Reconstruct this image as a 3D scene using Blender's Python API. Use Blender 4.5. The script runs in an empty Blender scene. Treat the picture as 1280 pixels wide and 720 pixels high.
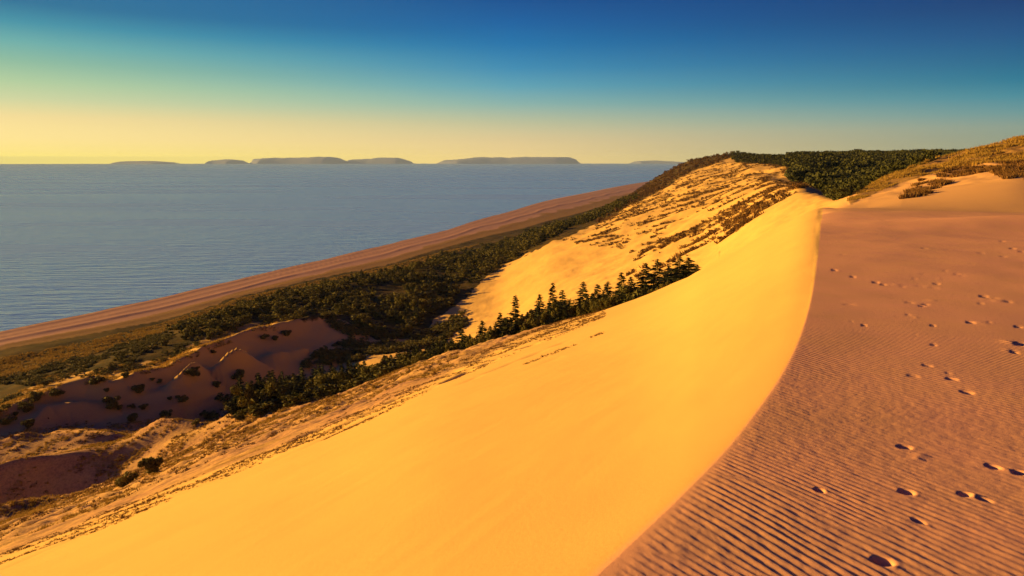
import bpy, math, numpy as np
from mathutils import Vector
rng = np.random.default_rng(7)
SC = bpy.context.scene
COL = SC.collection
H = 100.0                 # eye height over the lake
F = 853.0                 # focal length in photograph pixels
PITCH = math.atan((360-202)/F)
SP, CP = math.sin(PITCH), math.cos(PITCH)
SUN_AZ, SUN_EL = math.radians(-72), math.radians(9.3)
EXPO = 1.45

# ------------------------------------------------------------ helpers
def ray(px, py):
    px = np.asarray(px, float); py = np.asarray(py, float)
    xc = (px-640)/F; yc = (360-py)/F
    return xc, CP+yc*SP, -SP+yc*CP
def project(x, y, z):
    dz = z-H
    fwd = y*CP-dz*SP; up = y*SP+dz*CP
    fwd = np.where(fwd < 0.1, 0.1, fwd)
    return 640+F*x/fwd, 360-F*up/fwd
def pinpoly(px, py, poly):
    n = len(poly); ins = np.zeros(px.shape, bool); j = n-1
    for i in range(n):
        xi, yi = poly[i]; xj, yj = poly[j]
        c = ((yi > py) != (yj > py)) & (px < (xj-xi)*(py-yi)/((yj-yi) or 1e-9)+xi)
        ins ^= c; j = i
    return ins
_perm = rng.permutation(256); _perm = np.concatenate([_perm, _perm, _perm])
_ga = rng.random(256)*2*np.pi; _gx, _gy = np.cos(_ga), np.sin(_ga)
def pnoise(x, y, seed=0):
    xi = np.floor(x).astype(np.int64); yi = np.floor(y).astype(np.int64)
    xf = x-xi; yf = y-yi; xi = (xi+seed*37) & 255; yi = (yi+seed*91) & 255
    u = xf*xf*xf*(xf*(xf*6-15)+10); v = yf*yf*yf*(yf*(yf*6-15)+10)
    def g(ix, iy, dx, dy):
        h = _perm[_perm[ix & 255]+(iy & 255)]
        return _gx[h]*dx+_gy[h]*dy
    a = g(xi, yi, xf, yf); b = g(xi+1, yi, xf-1, yf)
    c = g(xi, yi+1, xf, yf-1); d = g(xi+1, yi+1, xf-1, yf-1)
    return (a+u*(b-a)+v*((c+u*(d-c))-(a+u*(b-a))))*1.4
def fbm(x, y, o=4, seed=0, gain=.5):
    r = 0; a = 1.
    for i in range(o):
        r = r+a*pnoise(x*2**i, y*2**i, seed+i*5); a *= gain
    return r
def sstep(a, b, x):
    t = np.clip((x-a)/(b-a), 0, 1); return t*t*(3-2*t)

# ------------------------------------------------------------ terrain profile table
_hr = np.array([0, 3, 5, 8, 14, 22, 32, 43, 60, 90]); _hh = np.array([1.6, 1.6, 1.62, 1.74, 2.05, 2.42, 2.7, 2.95, 3.35, 3.5])
_hd = np.linspace(0, 90, 1801); _hv = np.interp(_hd, _hr, _hh)
_k = np.exp(-.5*(np.arange(-120, 121)/40.)**2); _k /= _k.sum()
_hs = np.convolve(np.pad(_hv, 120, mode='edge'), _k, mode='valid')
def WZ(r): return H-np.interp(r, _hd, _hs)

crest_px = [(740,720),(800,665),(860,610),(905,560),(940,520),(972,475),(998,430),(1011,390),(1019,350),(1023,315),(1025,295),(1026.5,280),(1028,266)]
_cr = []
for px, py in crest_px:
    a, b, c = ray(px, py); L = math.hypot(a, b); rr = np.linspace(1, 60, 6000)
    w = -c/L; k = np.argmax(w*rr-(H-WZ(rr)) > 0)
    _cr.append((rr[k]*a/L, rr[k]*b/L))
d0 = np.array(_cr[0])-np.array(_cr[2]); d0 /= np.linalg.norm(d0)
crest = [tuple(np.array(_cr[0])+d0*t) for t in (150, 60, 25, 12, 7, 5, 3.5, 2.4, 1.6, .9)]+_cr
crest = np.array(crest)
# resample densely and smooth
_s = np.concatenate([[0], np.cumsum(np.hypot(*np.diff(crest, axis=0).T))])
for _r in range(6):      # cubic B-spline by doubling and averaging
    c2 = np.repeat(crest, 2, axis=0)
    for _q in range(3): c2 = np.vstack([c2[:1], .5*(c2[:-1]+c2[1:]), c2[-1:]])
    crest = c2
_c_az = np.arctan2(crest[:, 0], crest[:, 1]); _c_r = np.hypot(crest[:, 0], crest[:, 1])
_m = np.concatenate([[True], np.diff(np.maximum.accumulate(_c_az)) > 1e-7]); _c_az, _c_r = _c_az[_m], _c_r[_m]
AZ_END = _c_az[-1]; AZ_BEG = _c_az[0]
_g = np.arange(AZ_BEG, AZ_END, .0005); _l = np.log(np.interp(_g, _c_az, _c_r)); _k2 = np.exp(-.5*(np.arange(-200, 201)/60.)**2); _k2 /= _k2.sum()
_ls = np.convolve(np.pad(_l, 200, mode='edge'), _k2, mode='valid'); _mm = 1-sstep(math.radians(15), math.radians(19), _g)
_c_az, _c_r = _g, np.exp(_l+(_ls-_l)*_mm)

N = 11
# each entry: feature -> list of (px, py, D) or (px, 'z', z, D)
FT = {k: [] for k in range(1, N)}
def add(k, *pts):
    for p in pts: FT[k].append(p)
add(1, (-400,800,95),(0,655,105),(100,622,108),(200,580,112),(300,540,115),(400,503,112),(440,490,108),(490,462,102),(560,440,95),(625,425,85),(687,403,80),(744,389,75),(781,383,68),(875,336,55),(950,299,48),(1007,270.5,44),(1021,267,45))
add(2, (-400,'z',39,122),(0,'z',38,125),(100,'z',40,130),(200,'z',44,133),(300,'z',50.5,135),(400,'z',53.5,132),(440,'z',54,132),(490,'z',56,135),(560,'z',60,130),(625,'z',65.5,118),(687,'z',71,110),(744,'z',76,100),(781,'z',79,92),(875,'z',86.8,75),(950,'z',92,65),(1007,'z',95,60),(1021,'z',95,70),(1042,262,52),(1074,258,58),(1117,249,60),(1174,239,62),(1236,227,64),(1280,220,65),(1700,205,80))
add(3, (-400,'z',34,145),(0,'z',34,147),(100,'z',36.5,152),(170,'z',34.5,156),(200,'z',29,162),(250,'z',25,166),(300,'z',26,174),(400,'z',29,184),(440,'z',32,195),(490,'z',34,205),(560,'z',35,225),(625,418,200),(687,398,180),(744,372,170),(781,362,160),(875,325,140),(950,280,120),(1007,255,115),(1021,257,110),(1042,261,57),(1074,250,70),(1117,233,84),(1174,220,92),(1236,203,98),(1280,195,100),(1700,150,110))
add(4, (-400,'z',22,180),(0,'z',22,180),(100,'z',22,192),(200,'z',21.5,212),(300,'z',21,240),(400,'z',22,262),(440,'z',23,275),(490,'z',23,290),(560,415,305),(625,385,330),(687,350,330),(744,330,330),(781,320,320),(875,285,300),(950,245,260),(1007,235,165),(1021,250,150),(1042,258,63),(1074,243,82),(1117,219,105),(1174,201,120),(1236,184,128),(1280,175,130),(1700,120,140))
add(5, (-400,'z',10,215),(0,'z',13,245),(100,'z',17,255),(200,'z',21,290),(300,'z',26,330),(400,'z',25,385),(490,'z',25,445),(560,'z',26,490),(625,325,480),(687,300,470),(744,290,450),(781,275,450),(875,245,450),(950,222,430),(1007,'z',88,300),(1021,'z',88,290),(1042,'z',87,270),(1074,'z',88,270),(1117,'z',88,270),(1280,'z',92,250),(1700,'z',105,240))
add(6, (-400,'z',5,235),(0,'z',5.5,290),(100,'z',8,315),(200,'z',9,350),(300,'z',9,405),(400,'z',8,475),(490,'z',6,550),(560,'z',5,650),(625,'z',17,600),(687,290,620),(744,275,640),(781,258,640),(875,222,650),(950,206,640),(1007,'z',99,560),(1042,'z',98.5,520),(1117,'z',98.5,500),(1280,'z',100,480),(1700,'z',106,480))
add(7, (-400,'z',3.6,243),(0,'z',4,330),(100,'z',4,355),(200,'z',4,390),(300,'z',4,445),(400,'z',4,525),(490,'z',4,600),(560,'z',4,720),(625,'z',7,800),(687,'z',10,900),(744,268,1050),(781,252,1100),(820,224,1150),(845,208,1150),(875,199,1100),(910,193.5,1000),(950,197,900),(1007,'z',104,850),(1100,'z',105,820),(1280,'z',108,800),(1700,'z',110,800))
add(8, *[('p', a_, b_, 3) for a_, b_ in ((-400,545),(0,438),(100,421),(200,402),(300,377),(400,351),(480,334),(560,309),(654,286),(729,266),(779,251))], (820,'z',3,2300),(875,'z',3,3400),(950,'z',40,4500),(1100,'z',80,4800),(1700,'z',90,5000))
add(9, *[('p', a_, b_, 0) for a_, b_ in ((-400,508),(0,414.5),(100,394),(200,372.5),(300,349),(400,325.6),(480,307),(560,288),(641,264),(735,241),(779,232),(820,225.5))], (875,'z',0,4800),(1021,'z',0,6000),(1280,'z',0,6200),(1700,'z',0,6500))
add(10, (-400,'z',-8,340),(0,'z',-8,460),(300,'z',-8,680),(500,'z',-8,1000),(740,'z',-8,2100),(875,'z',-8,5300),(1021,'z',-8,6600),(1700,'z',-8,7000))

azT = np.radians(np.arange(-180, 180.01, .1)); nT = len(azT)
RT = np.zeros((N, nT)); ZT = np.zeros((N, nT))
A_L = math.radians(-50.5); A_R = math.radians(50)
for k in range(1, N):
    aa, rr, zz = [], [], []
    for p in FT[k]:
        if p[0] == 'p':
            _, px, py, z = p; a, b, c = ray(px, py); t_ = (z-H)/c; x, y, D = float(a*t_), float(b*t_), float(b*t_)
        elif p[1] == 'z':
            px, _, z, D = p
            # iterate for azimuth of the pixel column at that drop
            py = 202+(H-z)/D*F
            for _i in range(6):
                a, b, c = ray(px, py); py = py+((H-z)/D+c/b)*F*.9
            a, b, c = ray(px, py); x, y = a/b*D, D
        else:
            px, py, D = p
            a, b, c = ray(px, py); x, y = float(a/b*D), D; z = float(H+c/b*D)
        aa.append(math.atan2(x, y)); rr.append(math.hypot(x, y)); zz.append(z)
    if k == 1:
        for pxx in (1042, 1074, 1117, 1174, 1236, 1280, 1700):
            a, b, c = ray(pxx, 262); r1 = 50.
            aa.append(math.atan2(a, b)); rr.append(r1); zz.append(float(WZ(r1)))
    o = np.argsort(aa); aa = np.array(aa)[o]; rr = np.array(rr)[o]; zz = np.array(zz)[o]
    azl = azT.copy()
    r = np.interp(azl, aa, rr); z = np.interp(azl, aa, zz)
    # left of the frame: shore runs on straight
    m = azl < aa[0]
    g = math.radians(74)
    cf = math.cos(aa[0]+g)/np.maximum(np.cos(azl+g), .28)
    r = np.where(m, rr[0]*cf, r)
    # behind: plateau
    back_r = [0, 50, 80, 110, 140, 260, 480, 800, 5000, 6500, 7000][k]
    back_z = [0, WZ(50.), 96.8, 97, 97.5, 97, 99, 101, 90, 0, -8][k]
    b = np.maximum(sstep(math.radians(55), math.radians(80), azl), 1-sstep(math.radians(-160), math.radians(-138), azl))
    r = r*(1-b)+back_r*b; z = z*(1-b)+back_z*b
    sg = 7
    kk = np.exp(-.5*(np.arange(-40, 41)/sg)**2); kk /= kk.sum()
    r = np.convolve(np.concatenate([r[-41:-1], r, r[1:41]]), kk, mode='valid')
    z = np.convolve(np.concatenate([z[-41:-1], z, z[1:41]]), kk, mode='valid')
    if k == 1:   # the long slope is one smooth face: smooth its foot widely left of the crest's end
        kk = np.exp(-.5*(np.arange(-120, 121)/38.)**2); kk /= kk.sum()
        r_s = np.convolve(np.pad(r, 120, mode='wrap'), kk, mode='valid'); z_s = np.convolve(np.pad(z, 120, mode='wrap'), kk, mode='valid')
        m_ = 1-sstep(math.radians(8), math.radians(20), azT); r = r+(r_s-r)*m_; z = z+(z_s-z)*m_
    RT[k] = r; ZT[k] = z
for k in range(2, N): RT[k] = np.maximum(RT[k], RT[k-1]+3)

# ridges in the hollow land below the slope: crest polylines (px,py,z)
def gp(px, py, z):
    a, b, c = ray(px, py); t = (z-H)/c
    return (float(a*t), float(b*t))
RIDGES = [ # crest points (px,py,z), width lakeward, width landward
 ([(-160,585,28),(-60,545,30),(0,515,32),(47,489,33),(78,479,34),(113,472,34.5),(135,478,33.5),(152,472,34),(170,463,34.5),(189,461,34),(208,457,34),(236,443,34.5),(255,431,34.5),(285,421,34),(315,411,33),(345,404,32.5),(380,397,32),(415,391,30),(445,388,27)], 30, 24),
 ([(200,470,34.3),(225,462,34.6),(243,451,34.8),(258,446,34.5)], 6, 9),
 ([(262,448,34.5),(280,440,35),(300,433,35),(322,429,34)], 8, 11),
 ([(-90,572,34),(-30,556,36),(0,545,37.5),(31,532,39),(66,533,39),(100,537,38.5),(130,546,38)], 9, 13),
 ([(-120,610,38),(-60,592,40),(0,574,41),(49,565,41.2),(102,558,41.2),(150,553,41.5),(185,548,42)], 8, 13),
 ([(150,537,40),(193,522,43),(236,517,45.5),(270,512,47),(300,509,48),(335,507,49)], 10, 10),
 ([(150,500,28),(185,492,29),(225,486,29.5),(262,474,29)], 14, 10),
 ([(300,448,28),(340,440,29),(385,432,29),(425,436,28)], 16, 12),
 ([(20,540,31),(60,506,31),(110,500,31),(150,498,30)], 12, 9),
 ([(60,523,34),(113,530,37),(150,532,39)], 8, 8),
 ([(-60,655,43.2),(0,632,43.6),(58,614,43.4),(110,600,43.6),(147,591,44.2),(180,583,45)], 6, 16),
]
HOLES = [(70,605,40,-6,28,6.5),(-40,622,38.5,-6,26,7),(268,522,45,-3.6,10,6),(125,578,39,-2.6,14,6),(412,519,56,-1.0,7,4),(225,575,44,-.8,6,3),(28,545,34,-2.5,14,7),(75,545,36,-1.5,9,6)]
rid = []
for pts, wf, wn in RIDGES:
    rid.append((np.array([gp(*p) for p in pts]), np.array([p[2] for p in pts]), wf, wn))

def ridge_add(x, y, zb):
    out = np.zeros(x.shape)
    for P, zc, wf, wn in rid:
        m0 = (x > P[:, 0].min()-40) & (x < P[:, 0].max()+40) & (y > P[:, 1].min()-40) & (y < P[:, 1].max()+40)
        xx, yy, zz = x[m0], y[m0], zb[m0]+out[m0]
        best = np.full(xx.shape, 1e9); sd = np.zeros(xx.shape); tt = np.zeros(xx.shape); zt = np.zeros(xx.shape)
        n = len(P)-1
        for i in range(n):
            a, b = P[i], P[i+1]; d = b-a; L2 = (d**2).sum()
            t = np.clip(((xx-a[0])*d[0]+(yy-a[1])*d[1])/L2, 0, 1)
            dx = xx-a[0]-t*d[0]; dy = yy-a[1]-t*d[1]; q = np.hypot(dx, dy)
            s_ = np.sign(d[0]*dy-d[1]*dx)
            m = q < best
            best = np.where(m, q, best); sd = np.where(m, s_, sd); tt = np.where(m, (i+t)/n, tt); zt = np.where(m, zc[i]*(1-t)+zc[i+1]*t, zt)
        w = np.where(sd > 0, wf, wn)*(1+.25*pnoise(xx/16, yy/16, 8))
        u = np.clip(best/w, 0, 1)
        prof = np.where(sd > 0, (1-u)**2*(1+1.2*u), (1-u)*(1-.25*np.sin(np.pi*u)))
        end = np.clip(np.minimum(tt, 1-tt)*n/1.2, 0, 1)
        h = np.clip(zt+.9*pnoise(xx/9, yy/9, 3)-zz, 0, 16)
        out[m0] += h*prof*np.sqrt(end)
    return out
def hole_add(x, y):
    out = np.zeros(x.shape)
    for px, py, z, d, L, w in HOLES:
        c = gp(px, py, z); a = math.radians(30)
        dx = x-c[0]; dy = y-c[1]
        u = dx*math.sin(math.radians(76))+dy*math.cos(math.radians(76)); v = dx*math.cos(math.radians(76))-dy*math.sin(math.radians(76))
        out = out+d*np.exp(-((u/L)**2+(v/w)**2))
    return out

# footprints on the rippled back of the dune: (px, py, length, width, depth, heading)
FP = [(1105,690,.10,.055,.055),(1135,604,.085,.05,.045),(1025,604,.06,.04,.035),(1132,549,.10,.045,.04),(1152,558,.07,.03,-.008),(1243,572,.09,.045,.04),(1262,577,.06,.03,-.012),(1275,579,.08,.045,.04),
 (1208,606,.08,.04,.03),(1219,607,.05,.03,-.012),(1232,612,.09,.03,.02),(1148,562,.05,.03,-.01),(1150,640,.08,.03,.02),
 (1160,452,.14,.06,.03),(1186,461,.12,.05,.025),(1190,468,.16,.06,.04),(1210,484,.12,.05,.03),(1142,464,.15,.05,.03),(1168,429,.12,.05,.035),(1145,418,.14,.05,.03),(1135,395,.16,.06,.045),(1145,398,.08,.05,-.012),(1166,408,.1,.05,.03),(1080,407,.1,.04,.03),(1065,402,.1,.04,.02),
 (1043,341,.2,.08,.04),(1050,335,.2,.08,.03),(1066,348,.2,.08,.045),(1074,351,.2,.08,.045),(1095,355,.2,.09,.045),(1103,358,.2,.09,.045),(1120,358,.2,.08,-.02),(1127,361,.22,.1,.045),
 (1167,354,.2,.08,.03),(1175,352,.2,.08,-.02),(1170,358,.2,.08,.03),(1158,382,.18,.07,.035),(1164,377,.18,.07,-.02),(1151,384,.18,.07,.03),(1163,372,.2,.08,.03),(1208,367,.2,.08,-.02),(1222,366,.2,.08,.04),(1229,374,.2,.08,.04),(1223,382,.2,.08,.045),(1246,379,.2,.09,-.025),(1258,380,.22,.1,.05),(1268,383,.16,.08,-.02),(1214,405,.18,.08,.045),(1228,406,.18,.08,-.02),(1236,405,.14,.06,.03),
 (1262,428,.2,.1,-.03),(1275,430,.2,.11,.06),(1268,438,.15,.08,.035),(1273,411,.15,.08,.04),(1258,436,.1,.05,-.015),
 (1256,318,.3,.12,.05),(1265,321,.3,.12,.05),(1277,325,.3,.12,.05),(1252,312,.3,.12,.04),(1200,303,.3,.12,.03),(1195,349,.2,.08,.02),(1180,345,.2,.08,.02),(1156,336,.25,.1,.03),(1143,352,.2,.08,.03),(1134,290,.4,.15,.035),(1150,288,.4,.15,-.02),(1162,291,.4,.15,.03),(1105,286,.4,.15,.03),(1092,282,.4,.15,.03),(1120,276,.4,.15,.03),(1145,272,.4,.16,.035),(1168,272,.4,.16,.03),(1190,262,.4,.16,.03),(1115,268,.4,.16,.02),(1180,285,.4,.16,.03),(1205,290,.4,.16,.03),(1095,300,.3,.12,.02)]
for i in range(34):   # a faint spread of older prints
    FP.append((rng.uniform(1045, 1280), rng.uniform(262, 400), .28, .1, rng.uniform(.015, .03)))
def at_w(px, py):
    a, b, c = ray(px, py); L = math.hypot(a, b); rr = np.linspace(1, 60, 12000)
    k = np.argmax((-c/L)*rr-(H-WZ(rr)) > 0); return rr[k]*a/L, rr[k]*b/L
fps = []
for i, (px, py, l, w, d) in enumerate(FP):
    x, y = at_w(px, py); _q = 1. if py > 480 else .7
    fps.append((x, y, l*.5*_q, w*.7*_q, d*.62*_q, math.radians(rng.uniform(95, 150))))

# ------------------------------------------------------------ polar sheet
fine = np.arange(math.radians(-45), math.radians(43), .00118)
def coarse(a, b, st, g=1.12, mx=.05):
    out = []; s = st
    while a < b-.5*s:
        a += s; out.append(a); s = min(s*g, mx)
    return np.array([v for v in out if v < b-1e-4])
az_r = coarse(fine[-1], math.pi, .00118, 1.07, .035)
az_l = -coarse(-fine[0], math.pi, .00118, 1.07, .035)[::-1]
AZ = np.concatenate([az_l, fine, az_r]); nA = len(AZ)
rs = [0.35]
while rs[-1] < 7000:
    r = rs[-1]
    if r < 1.7: d = .12
    else:
        d = min(r*r/1150, r*(.010 if r < 60 else .0062 if r < 620 else .010))
        d = max(d, .004)
    rs.append(r+d)
R = np.array(rs); nR = len(R)
import time; _t0 = time.time()
def tick(n): print('TICK', n, round(time.time()-_t0, 1))
print('grid', nA, nR)

def profile(azc):
    """height for a set of azimuths on the whole R array -> (len(azc), nR)"""
    out = np.zeros((len(azc), nR)); W = WZ(R)
    FR = np.stack([np.interp(azc, azT, RT[k]) for k in range(1, N)]); FZ = np.stack([np.interp(azc, azT, ZT[k]) for k in range(1, N)])
    rc_all = np.minimum(np.interp(azc, _c_az, _c_r), FR[0]*.8)
    for i, az in enumerate(azc):
        xr = FR[:, i]; zr = FZ[:, i]
        h = np.diff(xr); dl = np.diff(zr)/h
        m = np.zeros(len(xr)); m[0] = dl[0]; m[-1] = dl[-1]
        w1 = 2*h[1:]+h[:-1]; w2 = h[1:]+2*h[:-1]
        same = dl[1:]*dl[:-1] > 0
        m[1:-1] = np.where(same, (w1+w2)/(w1/np.where(same, dl[:-1], 1)+w2/np.where(same, dl[1:], 1)), 0)
        k = np.clip(np.searchsorted(xr, R)-1, 0, len(xr)-2)
        t = (R-xr[k])/h[k]; t = np.clip(t, 0, 1.0)
        z = (zr[k]*(1+2*t)*(1-t)**2+m[k]*h[k]*t*(1-t)**2+zr[k+1]*t*t*(3-2*t)+m[k+1]*h[k]*t*t*(t-1))
        near = R < xr[0]
        if AZ_BEG < az < AZ_END:
            rc = rc_all[i]; zc = WZ(rc); s = (zr[0]-zc)/(xr[0]-rc)
            Wp = float(np.interp(rc+.5, R, W))-float(np.interp(rc-.5, R, W))
            # a little steeper just under the brink, easing out at the foot
            Lf = xr[0]-rc; u = np.clip((R-rc)/Lf, 0, 1); bow = 1.5*Lf*Lf/(Lf*Lf+1600.); ds = max(Wp-(s-bow/Lf), 1e-4)
            S = np.where(R < rc, W+(rc-R)*ds, zc+s*(R-rc)-bow*u*(1-u)*(1-u))
            kk = ds*(.11+.003*rc)
            dlt = np.clip((W-S)/kk, -50, 50)
            fd = 1-float(sstep(AZ_END-.007, AZ_END-.0005, az)); zw = W+(zr[0]-WZ(xr[0]))*sstep(.5, 1, R/xr[0]); zn = zw+fd*(np.minimum(W, S)-kk*np.log1p(np.exp(-np.abs(dlt)))*.6-zw)
        else:
            t0 = R/xr[0]
            zn = W+(zr[0]-WZ(xr[0]))*sstep(.5, 1, t0)
        b = sstep(xr[0]-1.0, xr[0]+1.0, R)
        zf = np.where(R < xr[0], zr[0]+m[0]*(R-xr[0]), z)
        out[i] = zn*(1-b)+zf*b if True else z
    return out, FR
Z, FR = profile(AZ)
X = np.sin(AZ)[:, None]*R[None]; Y = np.cos(AZ)[:, None]*R[None]
r1, r2, r3, r4, r5, r6, r7, r8, r9, r10 = [FR[i][:, None] for i in range(10)]
RR = np.broadcast_to(R[None], X.shape)
isleft = (1-sstep(AZ_END-.01, AZ_END+.02, AZ))[:, None]*sstep(AZ_BEG, AZ_BEG+.2, AZ)[:, None]

tick('profile')
# hollow-land ridges
sel = (RR > 105) & (RR < 480) & (AZ[:, None] < math.radians(-8)) & (AZ[:, None] > math.radians(-75))
ra = np.zeros(X.shape)
def madd(wt, fn):
    m = np.broadcast_to(np.abs(wt) > 1e-3, X.shape)
    if m.any(): Z[m] += np.broadcast_to(wt, X.shape)[m]*fn(X[m], Y[m])
# rolling relief
low = sstep(r1-25, r2, RR)*(1-sstep(r8-25, r8+10, RR))
lw = low*isleft
madd(lw*sstep(r1, r3, RR), lambda x, y: fbm(x/38, y/38, 3, 1)); madd(lw*(1-.55*sstep(r3, r5, RR)), lambda x, y: .36*fbm(x/8, y/8, 4, 2))
ra[sel] = ridge_add(X[sel], Y[sel], Z[sel])+hole_add(X[sel], Y[sel]); Z += ra
# roughened foot of the slope, tracks and small scarps parallel to the contour
uu = X*.5+Y*.866; vv = X*.866-Y*.5
PX, PY = project(X, Y, Z)
foot = np.interp(PX, [-400, 0, 100, 200, 340, 453, 560, 640, 744, 800], [860, 706, 664, 627, 571, 519, 468, 433, 391, 372])
LP = foot-PY      # how far beyond the track line, along the slope's foreshortening
band = (RR > 12) & (AZ[:, None] > -1.0) & (AZ[:, None] < math.radians(9))
edge_fade = 1-sstep(math.radians(3), math.radians(8), AZ)[:, None]
rough = np.where(band, sstep(-6, 16, LP+5*pnoise(uu/12, vv/6, 13))*(1-sstep(r1+8, r1+30, RR)), 0)*edge_fade*sstep(20, 45, RR)
madd(rough*(1-sstep(r1+6, r1+30, RR)*.3), lambda x, y: .34*fbm((x*.5+y*.866)/9, (x*.866-y*.5)/2.6, 4, 9)+.24*fbm(x/1.7, y/1.7, 2, 12))
for off, dep, wd in ((0, .42, 1.3), (-8, .34, 1.1), (-36, .16, 1.3), (9, .42, 1.5), (-20, .12, 1.2)):
    dd = LP-off+3.5*pnoise(uu/18, vv/18, 14+abs(off))
    mm = np.clip(.35+2.6*pnoise(uu/1.5, off+.37+0*uu, 15+abs(off))+.8*pnoise(uu/11, off+.2+0*uu, 19), 0, 1)
    Z -= np.where(band, dep*np.exp(-(dd/wd)**2)*mm*edge_fade*sstep(15, 30, RR)*(1-sstep(r1-6, r1, RR)), 0)
# bluff ribs and hummocks
bl = sstep(r2, r4, RR)*np.where(AZ[:, None] > math.radians(17), sstep(170, 290, RR), 1)*(1-sstep(r7*.98, r7*1.25, RR))*sstep(math.radians(2), math.radians(9), AZ)[:, None]*(1-sstep(math.radians(26), math.radians(30), AZ))[:, None]
e1 = X*.93-Y*.37; e2 = X*.37+Y*.93      # across / along the coast
bumps = bl*(.5+.9*sstep(.1, .5, pnoise(e1/60, e2/120, 21)+.35*sstep(math.radians(9), math.radians(15), AZ)[:, None]))
madd(bumps, lambda x, y: 1.9*fbm((x*.93-y*.37)/52, (x*.37+y*.93)/26, 3, 22)+.9*fbm((x*.93-y*.37)/20, (x*.37+y*.93)/9, 3, 24))
# grassy hill on the right
hl = sstep(r1+14, r3, RR)*(1-sstep(r4+20, r5, RR))*sstep(AZ_END+.02, AZ_END+.12, AZ)[:, None]*(1-sstep(1.0, 1.4, AZ))[:, None]
madd(hl, lambda x, y: .9*fbm(x/17, y/13, 3, 31)+.35*fbm(x/4, y/3, 3, 33))
# low lit mound by the right edge
mx, my = at_w(1300, 292); q = ((X-mx)/5.2)**2+((Y-my)/2.3)**2
Z += .33*np.exp(-q)
mx, my = at_w(1262, 303); q = ((X-mx)/3.5)**2+((Y-my)/2.0)**2
Z -= .10*np.exp(-q)
# beach: berms along the water
tb = (RR-r8)/(r9-r8)
wob = .05*pnoise(e1/120, e2/120, 41)
inb = ((tb > -.1) & (tb < 1.05))
bz = .75*np.exp(-((tb-.50-wob)/.035)**2)+.6*np.exp(-((tb-.90-wob*.5)/.028)**2)+.3*np.exp(-((tb-.70-wob)/.02)**2)+.35*np.exp(-((tb-.22+wob)/.06)**2)
Z += np.where(inb, bz*np.clip(isleft, 0, 1)*(1+.25*pnoise(e2/20, e1/20, 42)), 0)
madd(inb*1., lambda x, y: .10*fbm((x*.93-y*.37)/14, (x*.37+y*.93)/30, 3, 43))
rc_all0 = np.interp(AZ, _c_az, _c_r)[:, None]
# broad near relief of the windward sand
nearm = (1-sstep(40, 70, RR))
wind_side = sstep(-.35, .1, 0*RR)  # placeholder, refined below
madd(nearm*.02*sstep(1.0, 3.0, RR), lambda x, y: fbm(x/3.2, y/3.2, 3, 51))
Z += sstep(r1*.3, r1, RR)*(1-sstep(r1, r1+5, RR))*isleft*.12*pnoise(uu/22, vv/9, 52)

Z += (-.020*X*(1-sstep(4, 9, RR))+.020*np.maximum(X-2, 0)*sstep(7, 18, RR)*(1-sstep(34, 60, RR)))*(np.abs(AZ[:, None]) < 2)
madd(isleft*sstep(0, 1, (RR-rc_all0*1.1-.4)/(.6+.25*rc_all0))*(1-sstep(28, 60, RR)), lambda x, y: .0035*fbm((x*.5+y*.866)/1.3, (x*.866-y*.5)/.45, 3, 57))
# ripples: lie in rows falling to the lower right
rc_all = np.interp(AZ, _c_az, _c_r)[:, None]
onW = np.where((AZ[:, None] > AZ_BEG) & (AZ[:, None] < AZ_END), 1-sstep(-.22, .0, (RR-rc_all)/np.maximum(1, rc_all*.25)), 1.)
rs_ = (RR < 26) & (onW > .01) & (AZ[:, None] > -2.2) & (AZ[:, None] < 2.2)
x, y = X[rs_], Y[rs_]
n1 = x*.857+y*.515; n2 = -x*.515+y*.857
ph = n1/.051+.62*fbm(n1*.8, n2*.42, 3, 61)+.16*pnoise(n1*5, n2*1.6, 64)
def wave(ph):
    fr = ph-np.floor(ph)
    return np.where(fr < .64, .5-.5*np.cos(np.pi*fr/.64), .5+.5*np.cos(np.pi*(fr-.64)/.36))
m1 = n1*math.cos(.07)+n2*math.sin(.07)
ph2 = m1/.0465+.8*fbm(n1*.7+9, n2*.5, 3, 63)+.2*pnoise(n1*6, n2*2, 65)
sel2 = sstep(-.12, .12, pnoise(n1*1.0, n2*.55, 62)+.35*pnoise(n1*4, n2*1.5, 69))
prof = wave(ph)*(1-sel2)+wave(ph2)*sel2
amp = .0036*(1+.45*pnoise(n1*1.1, n2*.7, 66)+.3*pnoise(n1*5, n2*2, 67))
rr = RR[rs_]
amp = np.clip(amp, .0015, .02)*(1-sstep(5.0, 7.4, rr))
calm = sstep(-.1, .45, pnoise(x*.55+3, y*.4, 68))
amp *= 1-.3*calm
rz = (prof-.5)*amp*onW[rs_]
rz += onW[rs_]*.0018*fbm(n1*16, n2*9, 3, 71)*(1-sstep(5, 9, rr))
Z[rs_] += rz
# footprints
for (fx, fy, L, w, d, hd) in fps:
    rf = math.hypot(fx, fy); af = math.atan2(fx, fy)
    j0, j1 = np.searchsorted(R, [rf-3*L-.05, rf+3*L+.05]); i0, i1 = np.searchsorted(AZ, [af-(3*L+.05)/rf, af+(3*L+.05)/rf])
    sx = X[i0:i1, j0:j1]-fx; sy = Y[i0:i1, j0:j1]-fy
    a = sx*math.sin(hd)+sy*math.cos(hd); b = sx*math.cos(hd)-sy*math.sin(hd)
    q = np.sqrt((a/L)**2+(b/w)**2)*(1+.12*pnoise(sx*30, sy*30, 5))
    if d > 0:
        s = -1.1*d*(1-sstep(.25, 1.05, q))+.03*d*np.exp(-((q-1.25)/.22)**2)*(1+.8*(a/L)/np.maximum(q, .3))
    else:
        s = -d*np.exp(-q*q)
    Z[i0:i1, j0:j1] += s

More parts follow.
